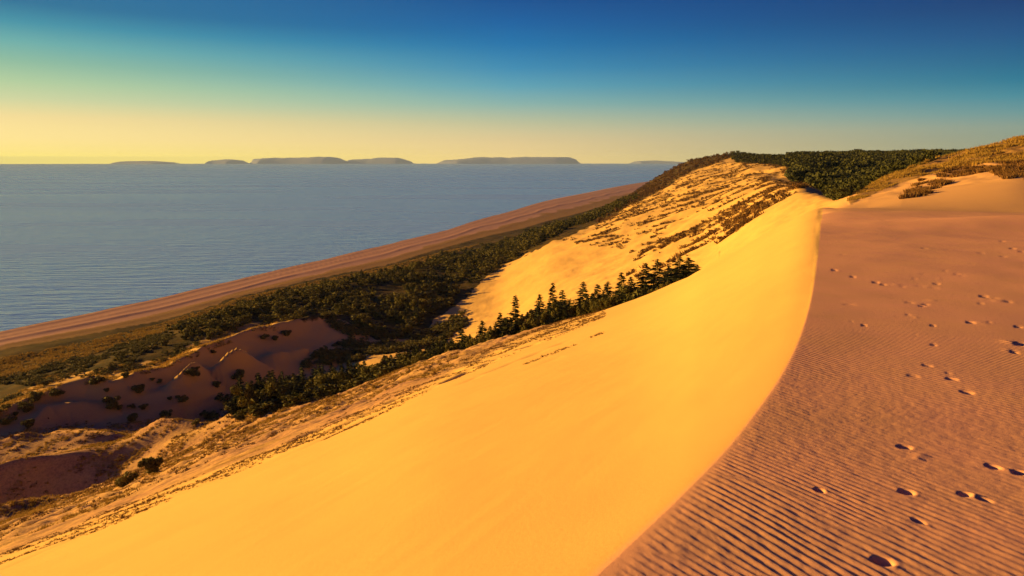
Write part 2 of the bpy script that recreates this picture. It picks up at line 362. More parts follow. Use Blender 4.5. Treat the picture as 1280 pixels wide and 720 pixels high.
def height(x, y):
    az = np.arctan2(x, y); r = np.hypot(x, y)
    i = np.clip(np.searchsorted(AZ, az)-1, 0, nA-2); j = np.clip(np.searchsorted(R, r)-1, 0, nR-2)
    ta = np.clip((az-AZ[i])/(AZ[i+1]-AZ[i]), 0, 1); tr = np.clip((r-R[j])/(R[j+1]-R[j]), 0, 1)
    return (Z[i, j]*(1-ta)+Z[i+1, j]*ta)*(1-tr)+(Z[i, j+1]*(1-ta)+Z[i+1, j+1]*ta)*tr
def fr_at(x, y, k):
    return np.interp(np.arctan2(x, y), azT, RT[k])

tick('relief')
# ------------------------------------------------------------ cover masks (photo regions carried onto the ground)
PX, PY = project(X, Y, Z)
nz = fbm(X/11, Y/11, 3, 81)*16*np.clip(220/RR, .12, 1)
def region(poly, dmin, dmax, jit=1., px=None, py=None, r=None, n=None):
    px = PX if px is None else px; py = PY if py is None else py; r = RR if r is None else r; n = nz if n is None else n
    return pinpoly(px+n*jit*.6, py+n*jit*.4, poly) & (r > dmin) & (r < dmax)
VEG_BACKBEACH = [(-900,700),(-200,505),(0,447),(100,428),(200,403),(300,370),(392,349),(490,329),(560,310),(654,287),(729,267),(775,252),(800,245),(770,268),(735,285),(690,303),(640,327),(602,350),(585,372),(560,388),(515,425),(470,425),(430,400),(380,400),(345,398),(285,413),(255,422),(236,434),(208,448),(170,455),(113,464),(78,470),(47,480),(0,506),(-60,536),(-900,890)]
VEG_FOREST = [(910,188),(1300,150),(1300,300),(1040,266),(1030,262),(1020,250),(1035,248),(1028,240),(1010,232),(985,228),(1000,215),(960,205),(920,203)]
HILL = [(1060,249),(1074,240),(1117,212),(1174,190),(1236,174),(1280,165),(1700,50),(1700,170),(1290,205),(1240,203),(1200,210),(1165,218),(1125,228),(1080,248),(1062,256)]
veg = np.zeros(X.shape, np.float32)
veg[region(VEG_BACKBEACH, 180, 3500, .5)] = 1
veg[region(VEG_FOREST, 170, 3000, .2)] = 1
off = (RR > 250) & (((AZ[:, None] > AZ_END) & (RR > r4*1.3)) | (AZ[:, None] < -2.3)); veg[off] = 1
veg[(RR > r4*1.04) & (AZ[:, None] > AZ_END+.03)] = 1
veg[(RR > 1600) & (Z > 12)] = 1
veg[(RR > r7*.985) & (RR < r8*1.01) & (AZ[:, None] < math.radians(12)) & (AZ[:, None] > -1.6)] = .8
gr = np.zeros(X.shape, np.float32)
gr[region(HILL, 62, 190, .35)] = 1
bn = fbm(e1/16, e2/7, 4, 91)+.6*pnoise(e1/75, e2/50, 93)
azd = np.degrees(AZ)[:, None]
BL = [(740,290),(760,262),(800,237),(840,212),(870,200),(990,205),(1010,232),(960,262),(930,285),(905,302),(870,318),(830,335),(800,348),(780,345),(800,320),(770,310),(720,305),(700,300)]
blz = pinpoly(PX, PY, BL) & (RR > 150) & (RR < 1700)
gr[blz & (bn > .14)] = .85
SEABLUFF = [(765,259),(797,235),(843,209),(857,203),(880,194),(918,189),(918,196),(890,206),(860,217),(838,232),(800,252),(775,262),(740,285)]
veg[pinpoly(PX, PY, SEABLUFF) & (RR > 400)] = .75
LOWG = [(-400,900),(0,706),(100,664),(200,627),(340,571),(453,519),(560,468),(575,440),(490,464),(440,490),(400,500),(330,504),(236,516),(150,530),(60,523),(0,545),(-400,640)]
lg = (pinpoly(PX, PY, LOWG) | (rough > .4)) & (RR > 25) & (RR < 260)
grit = np.zeros(X.shape, np.float32)
grit[lg] = 1
lgn = fbm(uu/14, vv/5, 3, 95)
gr[lg & (lgn > .08)] = .55
# smooth the masks a little along both grid directions
def blur(a, n=2):
    for _ in range(n):
        b = a.copy(); b[1:-1] = (a[:-2]+2*a[1:-1]+a[2:])/4; a = b.copy(); a[:, 1:-1] = (b[:, :-2]+2*b[:, 1:-1]+b[:, 2:])/4
    return a
gr[(tb > -.05) & (tb < .30+.15*pnoise(e1/25, e2/60, 48)) & (AZ[:, None] < math.radians(12)) & (AZ[:, None] > -1.6)] = .9
veg = blur(veg, 3); gr = blur(gr, 3); grit = blur(grit, 40)
onC = np.where((AZ[:, None] > AZ_BEG) & (AZ[:, None] < AZ_END), 1-sstep(-.02, .12, (RR-rc_all)/np.maximum(1, rc_all*.25)), 1.)
lag = np.where(RR < r1*1.25, np.clip(onC, 0, 1), 0)*(1-sstep(34, 60, RR+5*pnoise(X/9, Y/5, 49))); lag = np.maximum(lag, .38*sstep(AZ_END, AZ_END+.03, AZ)[:, None]*(RR < 200))
wet = np.clip(sstep(.955, 1.0, tb), 0, 1).astype(np.float32)

tick('masks')
# ------------------------------------------------------------ mesh builders
def mesh_obj(name, verts, faces, mat, parent=None, smooth=True, attrs=None, link=True):
    """faces: (n,3) or (n,4) int array"""
    me = bpy.data.meshes.new(name); verts = np.ascontiguousarray(verts, np.float32); faces = np.ascontiguousarray(faces, np.int32)
    n, k = faces.shape
    me.vertices.add(len(verts)); me.vertices.foreach_set('co', verts.ravel())
    me.loops.add(n*k); me.loops.foreach_set('vertex_index', faces.ravel())
    me.polygons.add(n); me.polygons.foreach_set('loop_start', np.arange(0, n*k, k, dtype=np.int32))
    if smooth: me.polygons.foreach_set('use_smooth', np.ones(n, bool))
    me.update(calc_edges=True)
    for an, av in (attrs or {}).items():
        at = me.attributes.new(an, 'FLOAT_COLOR', 'POINT'); at.data.foreach_set('color', np.ascontiguousarray(av, np.float32).ravel())
    if mat: me.materials.append(mat)
    o = bpy.data.objects.new(name, me)
    if link: COL.objects.link(o)
    if parent: o.parent = parent
    return o
def tag(o, label=None, cat=None, group=None, kind=None):
    if label: o['label'] = label
    if cat: o['category'] = cat
    if group: o['group'] = group
    if kind: o['kind'] = kind
    return o

# ------------------------------------------------------------ materials
def newmat(name):
    m = bpy.data.materials.new(name); m.use_nodes = True; nt = m.node_tree; nt.nodes.clear()
    o = nt.nodes.new('ShaderNodeOutputMaterial'); b = nt.nodes.new('ShaderNodeBsdfPrincipled'); nt.links.new(b.outputs[0], o.inputs[0])
    return m, nt, b
class NT:
    def __init__(s, nt): s.nt = nt
    def n(s, t, **kw):
        nd = s.nt.nodes.new(t)
        for k, v in kw.items():
            if k in nd.inputs.keys() if isinstance(k, str) else False: s.set(nd, k, v)
            else: setattr(nd, k, v)
        return nd
    def set(s, nd, k, v):
        if hasattr(v, 'is_output'): s.nt.links.new(v, nd.inputs[k])
        else: nd.inputs[k].default_value = v
    def noise(s, vec, scale, detail=3, rough=.55, dist=0):
        nd = s.n('ShaderNodeTexNoise'); s.set(nd, 'Vector', vec); s.set(nd, 'Scale', scale); s.set(nd, 'Detail', detail); s.set(nd, 'Roughness', rough); s.set(nd, 'Distortion', dist); return nd.outputs['Fac']
    def math(s, op, a, b=0., c=None):
        nd = s.n('ShaderNodeMath', operation=op); s.set(nd, 0, a); s.set(nd, 1, b)
        if c is not None: s.set(nd, 2, c)
        return nd.outputs[0]
    def mix(s, f, a, b, bt='MIX'):
        nd = s.n('ShaderNodeMix', data_type='RGBA', blend_type=bt); s.set(nd, 0, f)
        for i, v in ((6, a), (7, b)):
            if hasattr(v, 'is_output'): s.nt.links.new(v, nd.inputs[i])
            else: nd.inputs[i].default_value = (*v, 1) if len(v) == 3 else v
        return nd.outputs[2]
    def rng(s, v, a, b, c=0., d=1.):
        nd = s.n('ShaderNodeMapRange'); s.set(nd, 0, v); s.set(nd, 1, a); s.set(nd, 2, b); s.set(nd, 3, c); s.set(nd, 4, d); return nd.outputs[0]
    def mapv(s, vec, scale=(1, 1, 1), rot=(0, 0, 0)):
        nd = s.n('ShaderNodeMapping'); s.set(nd, 'Vector', vec); s.set(nd, 'Scale', scale); s.set(nd, 'Rotation', rot); return nd.outputs[0]

SAND = (.60, .385, .13)
def sand_mat(name, base=SAND):
    m, nt, b = newmat(name); T = NT(nt)
    geo = T.n('ShaderNodeNewGeometry').outputs['Position']
    at = T.n('ShaderNodeAttribute', attribute_name='cov'); sep = T.n('ShaderNodeSeparateColor'); nt.links.new(at.outputs['Color'], sep.inputs[0])
    vg, gs, gt = sep.outputs[0], sep.outputs[1], sep.outputs[2]; wt = at.outputs['Alpha']
    big = T.noise(geo, .05, 3); mid = T.noise(geo, .7, 4, .6); fine_ = T.noise(geo, 30, 3, .65); grain = T.noise(geo, 420, 2, .7)
    c = T.mix(T.rng(big, .3, .7), tuple(v*.93 for v in base), tuple(min(1, v*1.04) for v in base))
    c = T.mix(T.rng(mid, .35, .7, 0, .16), c, (.50, .28, .10))
    c = T.mix(T.rng(grain, .35, .75, 0, .20), c, (.36, .21, .09))
    la = T.n('ShaderNodeAttribute', attribute_name='lag').outputs['Fac']
    c = T.mix(T.math('MULTIPLY', la, T.rng(T.noise(geo, 1.3, 4, .6), .25, .75, .65, 1.)), c, (.69, .345, .225))
    # gritty lag surface
    patch = T.rng(T.noise(geo, .16, 4, .6, .5), .40, .62)
    spk = T.rng(T.noise(geo, 2.2, 3, .7), .42, .6)
    c = T.mix(T.math('MULTIPLY', gt, T.math('MULTIPLY_ADD', patch, .5, .5)), c, T.mix(spk, (.40, .22, .12), (.21, .12, .085)))
    # sparse grass litter
    g2 = T.rng(T.math('ADD', gs, T.math('MULTIPLY_ADD', T.noise(geo, .55, 4, .65), 1.2, -.6)), .35, .75)
    c = T.mix(T.math('MULTIPLY', g2, .8), c, T.mix(T.noise(geo, 1.7, 3), (.30, .175, .045), (.13, .085, .03)))
    # plant cover
    v2 = T.rng(T.math('ADD', vg, T.math('MULTIPLY_ADD', T.noise(geo, .3, 4, .65), .9, -.45)), .42, .68)
    c = T.mix(v2, c, T.mix(T.rng(T.noise(geo, .09, 4, .6), .4, .62), (.038, .030, .014), (.085, .055, .018)))
    c = T.mix(T.math('MULTIPLY', wt, .75), c, (.13, .085, .05))
    nt.links.new(c, b.inputs['Base Color'])
    nt.links.new(T.rng(wt, 0, 1, .93, .35), b.inputs['Roughness'])
    b.inputs['Specular IOR Level'].default_value = .03
    # wind ripples carried on beyond the modelled ones (same rows, same spacing)
    sx = T.n('ShaderNodeSeparateXYZ'); nt.links.new(geo, sx.inputs[0])
    n1_ = T.math('ADD', T.math('MULTIPLY', sx.outputs[0], .857), T.math('MULTIPLY', sx.outputs[1], .515))
    phs = T.math('ADD', T.math('MULTIPLY', n1_, 2*math.pi/.056), T.math('MULTIPLY', T.noise(T.mapv(geo, (1, .6, 1)), .9, 3, .5), 16.))
    rad = T.math('SQRT', T.math('ADD', T.math('MULTIPLY', sx.outputs[0], sx.outputs[0]), T.math('MULTIPLY', sx.outputs[1], sx.outputs[1])))
    ra_ = T.math('MULTIPLY', T.math('MULTIPLY', T.rng(rad, 5., 7.4, 0, 1), T.rng(rad, 9., 22., 1, .25)), T.rng(T.noise(geo, .45, 2), .3, .65, .35, 1))
    bm0 = T.n('ShaderNodeBump'); T.set(bm0, 'Strength', 1.); T.set(bm0, 'Distance', .0028)
    T.set(bm0, 'Height', T.math('MULTIPLY', T.math('MULTIPLY', T.math('SINE', phs), ra_), la))
    bmp = T.n('ShaderNodeBump'); nt.links.new(bm0.outputs[0], bmp.inputs['Normal']); T.set(bmp, 'Strength', .35); T.set(bmp, 'Distance', .004); T.set(bmp, 'Height', T.math('MULTIPLY_ADD', fine_, 1.6, grain))
    bm2 = T.n('ShaderNodeBump'); T.set(bm2, 'Strength', .55); T.set(bm2, 'Distance', .22)
    T.set(bm2, 'Height', T.math('MULTIPLY', T.math('ADD', T.math('MULTIPLY', gt, .8), T.math('ADD', gs, vg)), T.noise(geo, 1.6, 4, .7)))
    nt.links.new(bmp.outputs[0], bm2.inputs['Normal']); nt.links.new(bm2.outputs[0], b.inputs['Normal'])
    return m
M_SAND = sand_mat('dune_sand')
M_BEACH = sand_mat('beach_sand', (.36, .205, .195))

def plant_mat(name, c1, c2, sc=.6, trans=.0, rough=.8):
    m, nt, b = newmat(name); T = NT(nt)
    geo = T.n('ShaderNodeNewGeometry'); oi = T.n('ShaderNodeObjectInfo')
    f = T.math('ADD', T.math('MULTIPLY', T.noise(geo.outputs['Position'], sc, 2), .75), T.math('MULTIPLY', oi.outputs['Random'], .3))
    c = T.mix(T.rng(f, .3, .75), c1, c2)
    c = T.mix(T.math('MULTIPLY', geo.outputs['Random Per Island'], .45), c, c2)
    nt.links.new(c, b.inputs['Base Color']); b.inputs['Roughness'].default_value = rough; b.inputs['Specular IOR Level'].default_value = .15
    if trans:
        tr = nt.nodes.new('ShaderNodeBsdfTranslucent'); nt.links.new(c, tr.inputs[0]); mx = nt.nodes.new('ShaderNodeMixShader'); mx.inputs[0].default_value = trans
        out = [n for n in nt.nodes if n.type == 'OUTPUT_MATERIAL'][0]
        nt.links.new(b.outputs[0], mx.inputs[1]); nt.links.new(tr.outputs[0], mx.inputs[2]); nt.links.new(mx.outputs[0], out.inputs[0])
    return m
M_CON = plant_mat('conifer_needles', (.030, .036, .012), (.062, .066, .020), .9)
M_LEAF = plant_mat('broad_leaves', (.038, .042, .010), (.15, .125, .024), .5, .12)
M_OLIVE = plant_mat('olive_leaves', (.085, .085, .020), (.16, .13, .030), .5, .12)
M_BARK = plant_mat('bark', (.07, .05, .035), (.12, .09, .065), 2)
M_GRASS = plant_mat('dry_grass', (.24, .145, .030), (.38, .25, .06), .25, .2)
M_BRUSH = plant_mat('brown_brush', (.105, .055, .022), (.20, .11, .035), .3, .1)

# ------------------------------------------------------------ terrain objects
cov = np.stack([veg, gr, grit, np.maximum(wet, -1)], -1).astype(np.float32)
Cidx = 2
base = np.arange(nA)[:, None]*nR+np.arange(nR)[None]
A2 = np.roll(base, -1, axis=0)
quads = np.stack([base[:, :-1], base[:, 1:], A2[:, 1:], A2[:, :-1]], -1)      # (nA, nR-1, 4)
ctr_r = np.broadcast_to(.5*(R[:-1]+R[1:])[None], (nA, nR-1))
LAG = np.stack([lag, lag, lag, lag], -1).reshape(-1, 4).astype(np.float32)
V = np.stack([X, Y, Z], -1).reshape(-1, 3); CV = cov.reshape(-1, 4)
azc = AZ[:, None]
onleft = (azc > AZ_BEG) & (azc < AZ_END+.004)
c1 = r1; near_m = ctr_r < np.where(onleft, r1, r2)
beach_m = (ctr_r > r8) & ~near_m
hill_m = ~near_m & ~beach_m & (azc > AZ_END+.004) & (ctr_r < r4*1.25) | (~near_m & (azc < AZ_BEG))
bluff_m = ~near_m & ~beach_m & ~hill_m & (azc > math.radians(-1))
val_m = ~near_m & ~beach_m & ~hill_m & ~bluff_m
def sub(name, mask, mat, label, cat, extra=None):
    q = quads[mask]; ids, inv = np.unique(q.ravel(), return_inverse=True)
    q2 = inv.reshape(-1, 4); v = V[ids]; c = CV[ids]; lg_ = LAG[ids]
    if extra:   # close the little disc under the camera
        c0 = len(v); v = np.vstack([v, [[0, 0, float(Z[:, 0].mean())]]]); c = np.vstack([c, [[0, 0, 0, 0]]]); lg_ = np.vstack([lg_, [[1, 1, 1, 1]]])
        ring = np.searchsorted(ids, base[:, 0]); tri = np.stack([np.full(nA, c0), ring, np.roll(ring, -1), np.roll(ring, -1)], -1)
        me = mesh_obj(name, v, q2[:, ::-1], mat, attrs={'cov': c, 'lag': lg_})
        disc = np.stack([np.full(nA, c0), np.roll(ring, -1), ring], -1)
        bm_faces = disc
        n0 = len(me.data.polygons); l0 = len(me.data.loops)
        d = me.data; d.loops.add(len(bm_faces)*3); d.polygons.add(len(bm_faces))
        vi = np.empty(len(d.loops), np.int32); d.loops.foreach_get('vertex_index', vi); vi[l0:] = bm_faces.ravel(); d.loops.foreach_set('vertex_index', vi)
        ls = np.empty(len(d.polygons), np.int32); d.polygons.foreach_get('loop_start', ls); ls[n0:] = l0+3*np.arange(len(bm_faces)); d.polygons.foreach_set('loop_start', ls)
        d.polygons.foreach_set('use_smooth', np.ones(len(d.polygons), bool)); d.update(calc_edges=True)
        o = me
    else:
        o = mesh_obj(name, v, q2[:, ::-1], mat, attrs={'cov': c, 'lag': lg_})
    return tag(o, label, cat, kind='structure')
sub('sand_dune', near_m, M_SAND, 'tall sand dune with bright golden slope, sharp crest and rippled footprinted back', 'sand dune', True)
sub('valley_ground', val_m, M_SAND, 'hummocky shaded hollows and low grassy ridges between dune foot and beach', 'ground')
sub('bluff_terrain', bluff_m, M_SAND, 'lit sandy bluff with brown brush rising towards the horizon', 'bluff')
sub('hillside', hill_m, M_SAND, 'grass-topped orange sand hillside at the right edge', 'hillside')
sub('beach', beach_m, M_BEACH, 'long pinkish beach strip running along the lake', 'beach')

tick('terrain mesh')
# ------------------------------------------------------------ water
m, nt, b = newmat('lake_water'); T = NT(nt)
geo = T.n('ShaderNodeNewGeometry').outputs['Position']
v1 = T.mapv(geo, (.022, .11, .03), (0, 0, math.radians(-40))); v2 = T.mapv(geo, (.09, .30, .1), (0, 0, math.radians(-30))); v3 = T.mapv(geo, (.0008, .0035, .001), (0, 0, math.radians(4)))
h = T.math('ADD', T.math('MULTIPLY', T.noise(v1, 1, 3, .5, .3), 2.6), T.math('MULTIPLY', T.noise(v2, 1, 3, .6, .3), .8))
bp = T.n('ShaderNodeBump'); T.set(bp, 'Strength', 1.); T.set(bp, 'Distance', .9); T.set(bp, 'Height', h); nt.links.new(bp.outputs[0], b.inputs['Normal'])
bands = T.rng(T.noise(v3, 1, 3, .5), .38, .62)
nt.links.new(T.mix(bands, (.16, .36, .82), (.24, .44, .86)), b.inputs['Base Color'])
nt.links.new(T.math('MULTIPLY_ADD', bands, .08, .22), b.inputs['Roughness']); b.inputs['IOR'].default_value = 1.33
ang = np.linspace(0, 2*np.pi, 181)[:-1]; wr = np.array([120, 200, 300, 450, 700, 1000, 1500, 2200, 3500, 6000, 10000, 16000, 25000, 32000, 36400.])
wx = np.sin(ang)[:, None]*wr; wy = np.cos(ang)[:, None]*wr
wb = np.arange(180)[:, None]*len(wr)+np.arange(len(wr))[None]; wq = np.stack([wb[:, :-1], np.roll(wb, -1, 0)[:, :-1], np.roll(wb, -1, 0)[:, 1:], wb[:, 1:]], -1).reshape(-1, 4)
wq = wq[:, ::-1]
tag(mesh_obj('lake_water', np.stack([wx, wy, 0*wx], -1).reshape(-1, 3), wq[:, ::-1], m), 'calm blue lake reaching the horizon with faint waves', 'lake', kind='structure')

# ------------------------------------------------------------ islands far over the lake
m_is, nt, b = newmat('island_haze_tint'); b.inputs['Base Color'].default_value = (.07, .09, .05, 1); b.inputs['Roughness'].default_value = .9
T = NT(nt); geo = T.n('ShaderNodeNewGeometry').outputs['Position']; nt.links.new(T.mix(T.rng(T.noise(geo, .002, 4), .4, .6), (.19, .25, .52), (.25, .30, .56)), b.inputs['Base Color'])  # pale blue of distant haze painted into the islands' base colour
ISL = 34000.
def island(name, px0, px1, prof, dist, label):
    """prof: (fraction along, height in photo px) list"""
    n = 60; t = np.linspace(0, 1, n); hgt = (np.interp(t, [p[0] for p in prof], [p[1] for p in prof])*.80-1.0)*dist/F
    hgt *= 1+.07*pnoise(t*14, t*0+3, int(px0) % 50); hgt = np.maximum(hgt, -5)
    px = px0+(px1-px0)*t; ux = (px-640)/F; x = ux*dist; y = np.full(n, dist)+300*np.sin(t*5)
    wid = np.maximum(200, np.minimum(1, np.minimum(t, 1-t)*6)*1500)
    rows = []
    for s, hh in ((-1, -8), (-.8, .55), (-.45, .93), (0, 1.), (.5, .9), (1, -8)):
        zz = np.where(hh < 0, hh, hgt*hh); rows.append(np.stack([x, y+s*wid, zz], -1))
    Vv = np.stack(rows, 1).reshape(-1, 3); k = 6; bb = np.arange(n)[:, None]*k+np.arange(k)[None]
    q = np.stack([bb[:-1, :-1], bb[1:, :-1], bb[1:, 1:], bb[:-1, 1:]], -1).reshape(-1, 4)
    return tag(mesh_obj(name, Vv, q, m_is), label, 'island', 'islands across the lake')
E = 100./ISL*F
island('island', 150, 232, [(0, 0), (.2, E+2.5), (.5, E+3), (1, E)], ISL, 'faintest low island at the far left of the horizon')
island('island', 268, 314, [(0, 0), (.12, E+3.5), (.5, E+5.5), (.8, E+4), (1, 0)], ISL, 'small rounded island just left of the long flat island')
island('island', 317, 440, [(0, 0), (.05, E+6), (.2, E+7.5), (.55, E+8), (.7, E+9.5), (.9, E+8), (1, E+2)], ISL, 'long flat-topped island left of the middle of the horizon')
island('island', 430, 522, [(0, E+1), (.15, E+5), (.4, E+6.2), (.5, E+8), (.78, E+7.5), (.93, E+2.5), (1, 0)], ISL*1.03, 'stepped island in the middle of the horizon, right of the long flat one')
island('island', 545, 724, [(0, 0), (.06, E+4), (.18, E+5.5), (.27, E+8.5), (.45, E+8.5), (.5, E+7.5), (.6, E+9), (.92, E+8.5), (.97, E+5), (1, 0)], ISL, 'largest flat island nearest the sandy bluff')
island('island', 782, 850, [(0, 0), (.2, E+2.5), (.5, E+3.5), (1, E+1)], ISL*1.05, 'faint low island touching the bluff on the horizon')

# ------------------------------------------------------------ plants
def tris(P, Q, S):
    n = len(P); v = np.stack([P, Q, S], 1).reshape(-1, 3); return v, np.arange(3*n).reshape(-1, 3)
def tapered(pts, rad, k=6):
    pts = np.array(pts, float); n = len(pts); a = np.linspace(0, 2*np.pi, k+1)[:-1]
    v = []
    for p, r in zip(pts, rad): v.append(np.stack([p[0]+r*np.cos(a), p[1]+r*np.sin(a), np.full(k, p[2])], -1))
    v = np.concatenate(v); b = np.arange(n)[:, None]*k+np.arange(k)[None]
    q = np.stack([b[:-1], np.roll(b, -1, 1)[:-1], np.roll(b, -1, 1)[1:], b[1:]], -1).reshape(-1, 4)
    return v, q
def conifer_geo(h, w, seed, n_lev=22, sprig=1.25, ragged=.42, n_sub=5):
    g = np.random.default_rng(seed); P, Q, S = [], [], []
    for i in range(n_lev):
        f = i/(n_lev-1); z = h*(.06+.92*f); L = w*(1-f)**.85*(1+.0*f)+.10*h*.2
        nb = int(7+4*(1-f))
        for j in range(nb):
            a = g.uniform(0, 2*np.pi); l = L*g.uniform(1-ragged*1.6, 1+ragged*.5)
            if g.random() < .06: l *= 1.25
            dr = -g.uniform(.05, .38)*l+.12*l*f
            d = np.array([math.cos(a), math.sin(a), 0]); sd = np.array([-math.sin(a), math.cos(a), 0]); zj = z+g.uniform(-.5, .5)*h/n_lev
            for s in range(n_sub):
                t = (s+g.uniform(.2, 1))/n_sub; c = d*l*t+np.array([0, 0, zj+dr*t*t]); ww = sprig*(.07*h*.3+.16*l)*(1.25-t*.7)
                for sg in (-1, 1):
                    tip = c+d*ww*.9+sd*sg*ww*g.uniform(.6, 1.2)+np.array([0, 0, g.uniform(-.35, .2)*ww])
                    P.append(c-d*ww*.35); Q.append(tip); S.append(c+d*ww*.45+np.array([0, 0, g.uniform(.1, .35)*ww]))
    for j in range(5):
        a = g.uniform(0, 6.28); P.append([0, 0, h*1.02]); Q.append([.05*w*math.cos(a), .05*w*math.sin(a), h*.92]); S.append([-.06*w*math.sin(a), .06*w*math.cos(a), h*.9])
    return tris(np.array(P, float), np.array(Q, float), np.array(S, float))
def broad_geo(h, w, seed, n=1500, leaf=.26, lobes=13, z0=.12):
    g = np.random.default_rng(seed)
    C = np.stack([g.normal(0, .42*w, lobes), g.normal(0, .42*w, lobes), h*g.uniform(z0+.12, .86, lobes)], -1)
    rl = g.uniform(.22, .42, lobes)*w*(1.15-.35*C[:, 2]/h)
    k = g.integers(0, lobes, n); d = g.normal(size=(n, 3)); d /= np.linalg.norm(d, axis=1)[:, None]
    c = C[k]+d*(rl[k]*g.uniform(.55, 1.1, n)**.6)[:, None]; c[:, 2] = np.clip(c[:, 2], .03*h, h)
    u = g.normal(size=(n, 3)); u /= np.linalg.norm(u, axis=1)[:, None]; v = np.cross(u, d); v /= np.linalg.norm(v, axis=1)[:, None]+1e-6
    s = leaf*g.uniform(.6, 1.5, n)[:, None]
    return tris(c-u*s*.5-v*s*.3, c+u*s*.9, c+v*s*.75)
def branches_geo(h, w, seed, n=5, r=.06):
    g = np.random.default_rng(seed); vs, qs, o = [], [], 0
    for i in range(n):
        a = g.uniform(0, 6.28); l = w*g.uniform(.3, .7); z1 = h*g.uniform(.5, .8)
        v, q = tapered([[0, 0, -.3], [l*.3*math.cos(a), l*.3*math.sin(a), z1*.5], [l*math.cos(a), l*math.sin(a), z1]], [r, r*.7, r*.25]); vs.append(v); qs.append(q+o); o += len(v)
    return np.concatenate(vs), np.concatenate(qs)
PARK = []
def proto(kind, name, h, w, seed):
    root = bpy.data.objects.new(name, None); root.empty_display_size = .5
    if kind == 'con':
        tv, tq = tapered([[0, 0, -.6], [0, 0, h*.35], [0, 0, h*.97]], [h*.022, h*.015, .012], 7); cv, cf = conifer_geo(h, w, seed); cm = M_CON
    else:
        tv, tq = branches_geo(h, w, seed); cv, cf = broad_geo(h, w, seed, 2000 if kind == 'broad' else 1400); cm = M_LEAF if kind == 'broad' else M_OLIVE
    t = mesh_obj('trunk', tv, tq, M_BARK, root, link=False); c = mesh_obj('crown', cv, cf, cm, root, smooth=False, link=False)
    return (root, t, c, h)
P_CON = [proto('con', 'conifer_tree', 8, w, s) for w, s in ((2.2, 1), (1.9, 2), (2.6, 3), (2.1, 4))]
P_PINE = [proto('con', 'pine_tree', 4, w, s) for w, s in ((1.9, 11), (1.6, 12))]
P_BROAD = [proto('broad', 'broadleaf_tree', 6, w, s) for w, s in ((2.6, 21), (3.1, 22), (2.3, 23))]
P_BUSH = [proto('bush', 'bush', 2.4, w, s) for w, s in ((1.5, 31), (1.9, 32))]
used_proto = set()
def place(pr, x, y, h, label, cat, group=None, rz=None, zoff=-.1, sx=1.):
    root, t, c, h0 = pr
    r = root.copy(); COL.objects.link(r)
    s = h/h0; r.location = (x, y, float(height(np.array([x]), np.array([y]))[0])+zoff); r.scale = (s*sx, s*sx, s); r.rotation_euler = (0, 0, rng.uniform(0, 6.28) if rz is None else rz)
    for ch in (t, c):
        k = ch.copy(); COL.objects.link(k); k.parent = r
    return tag(r, label, cat, group)

# row of conifers whose tops stand over the bright slope: (px, top py, distance behind rim, kind, label)
ROW = [(540,432,22,0,'low dark conifer at the lower left end of the row behind the bright slope'),
 (556,417,22,1,'slim dark conifer, second peak from the lower left of the row'),
 (577,404,24,0,'pointed dark conifer left of the pair standing close together above the rim'),
 (603,401,22,2,'broad pointed conifer left of the slim one below the blunt tallest tree'),
 (625,391,24,1,'slim pointed conifer just left of the tallest blunt-topped conifer'),
 (644,369,26,3,'tallest blunt-topped dark conifer in the row behind the bright slope'),
 (675,368,26,2,'wide dark conifer right of the tallest blunt-topped one'),
 (691,354,27,1,'thin tall conifer spire rising between two wider conifers'),
 (703,363,24,0,'dark conifer directly right of the thin tall spire'),
 (729,352,24,2,'wide pointed conifer at the middle of the row'),
 (747,356,22,0,'dark conifer standing right of the wide middle conifer'),
 (760,352,22,3,'conifer with even spire left of the two close peaks'),
 (777,341,22,1,'highest peak of the right half of the row, left of the round pines'),
 (789,346,20,2,'full dark conifer joining the right cluster of pines'),
 (808,329,20,4,'bushy dark pine at the left of the right-hand cluster'),
 (822,324,19,5,'taller bushy pine in the right-hand cluster above the slope'),
 (836,332,18,4,'low bushy pine in the dip of the right-hand cluster'),
 (850,321,18,5,'upright bushy pine near the right end of the row'),
 (861,322,17,4,'bushy pine second from the right end of the row'),
 (872,331,16,5,'last small pine at the right end where the slope hides the row')]
r1f = lambda az: np.interp(az, azT, RT[1])
def drow(px, py, back):
    a, b, c = ray(px, py); az = math.atan2(a, b); r = float(r1f(az))+back; L = math.hypot(a, b)
    x, y = r*a/L, r*b/L; return x, y, H+c/L*r
for px, py, bk, k, lab in ROW:
    x, y, zt = drow(px, py, bk); zb = float(height(np.array([x]), np.array([y]))[0])
    pr = (P_CON+P_PINE)[k]; hh = zt-zb+.1
    place(pr, x, y, max(1.2, hh), lab, 'conifer', 'conifers in the row behind the bright slope', sx=float(np.clip(8.5/hh if k < 4 else 6.4/hh, .95, 1.45 if k < 4 else 1.9)))
# lower fillers between them
for i in range(150):
    t = rng.random(); px = 520+355*t; x, y, zt = drow(px, 400, rng.uniform(4, 26)*(1-.45*t))
    a = math.atan2(x, y); cap = float(np.interp(px, [520, 600, 690, 780, 875], [436, 408, 373, 358, 337]))
    D = math.hypot(x, y); aa, bb, cc = ray(px, cap+rng.uniform(0, 9)); zt = H+float(cc)/math.hypot(aa, bb)*D
    zb = float(height(np.array([x]), np.array([y]))[0]); hh = zt-zb
    if hh < 1.2: continue
    if rng.random() < .55: place((P_CON+P_PINE)[rng.integers(0, 6)], x, y, min(hh, 6.5), 'low dark conifer filling the row behind the bright slope', 'conifer', 'low conifers filling the row behind the slope', sx=1.3)
    else: place(P_BROAD[rng.integers(0, 3)], x, y, min(hh*.85, 5.), 'dark rounded shrub between the conifers of the row behind the bright slope', 'shrub', 'rounded shrubs in the row behind the slope')
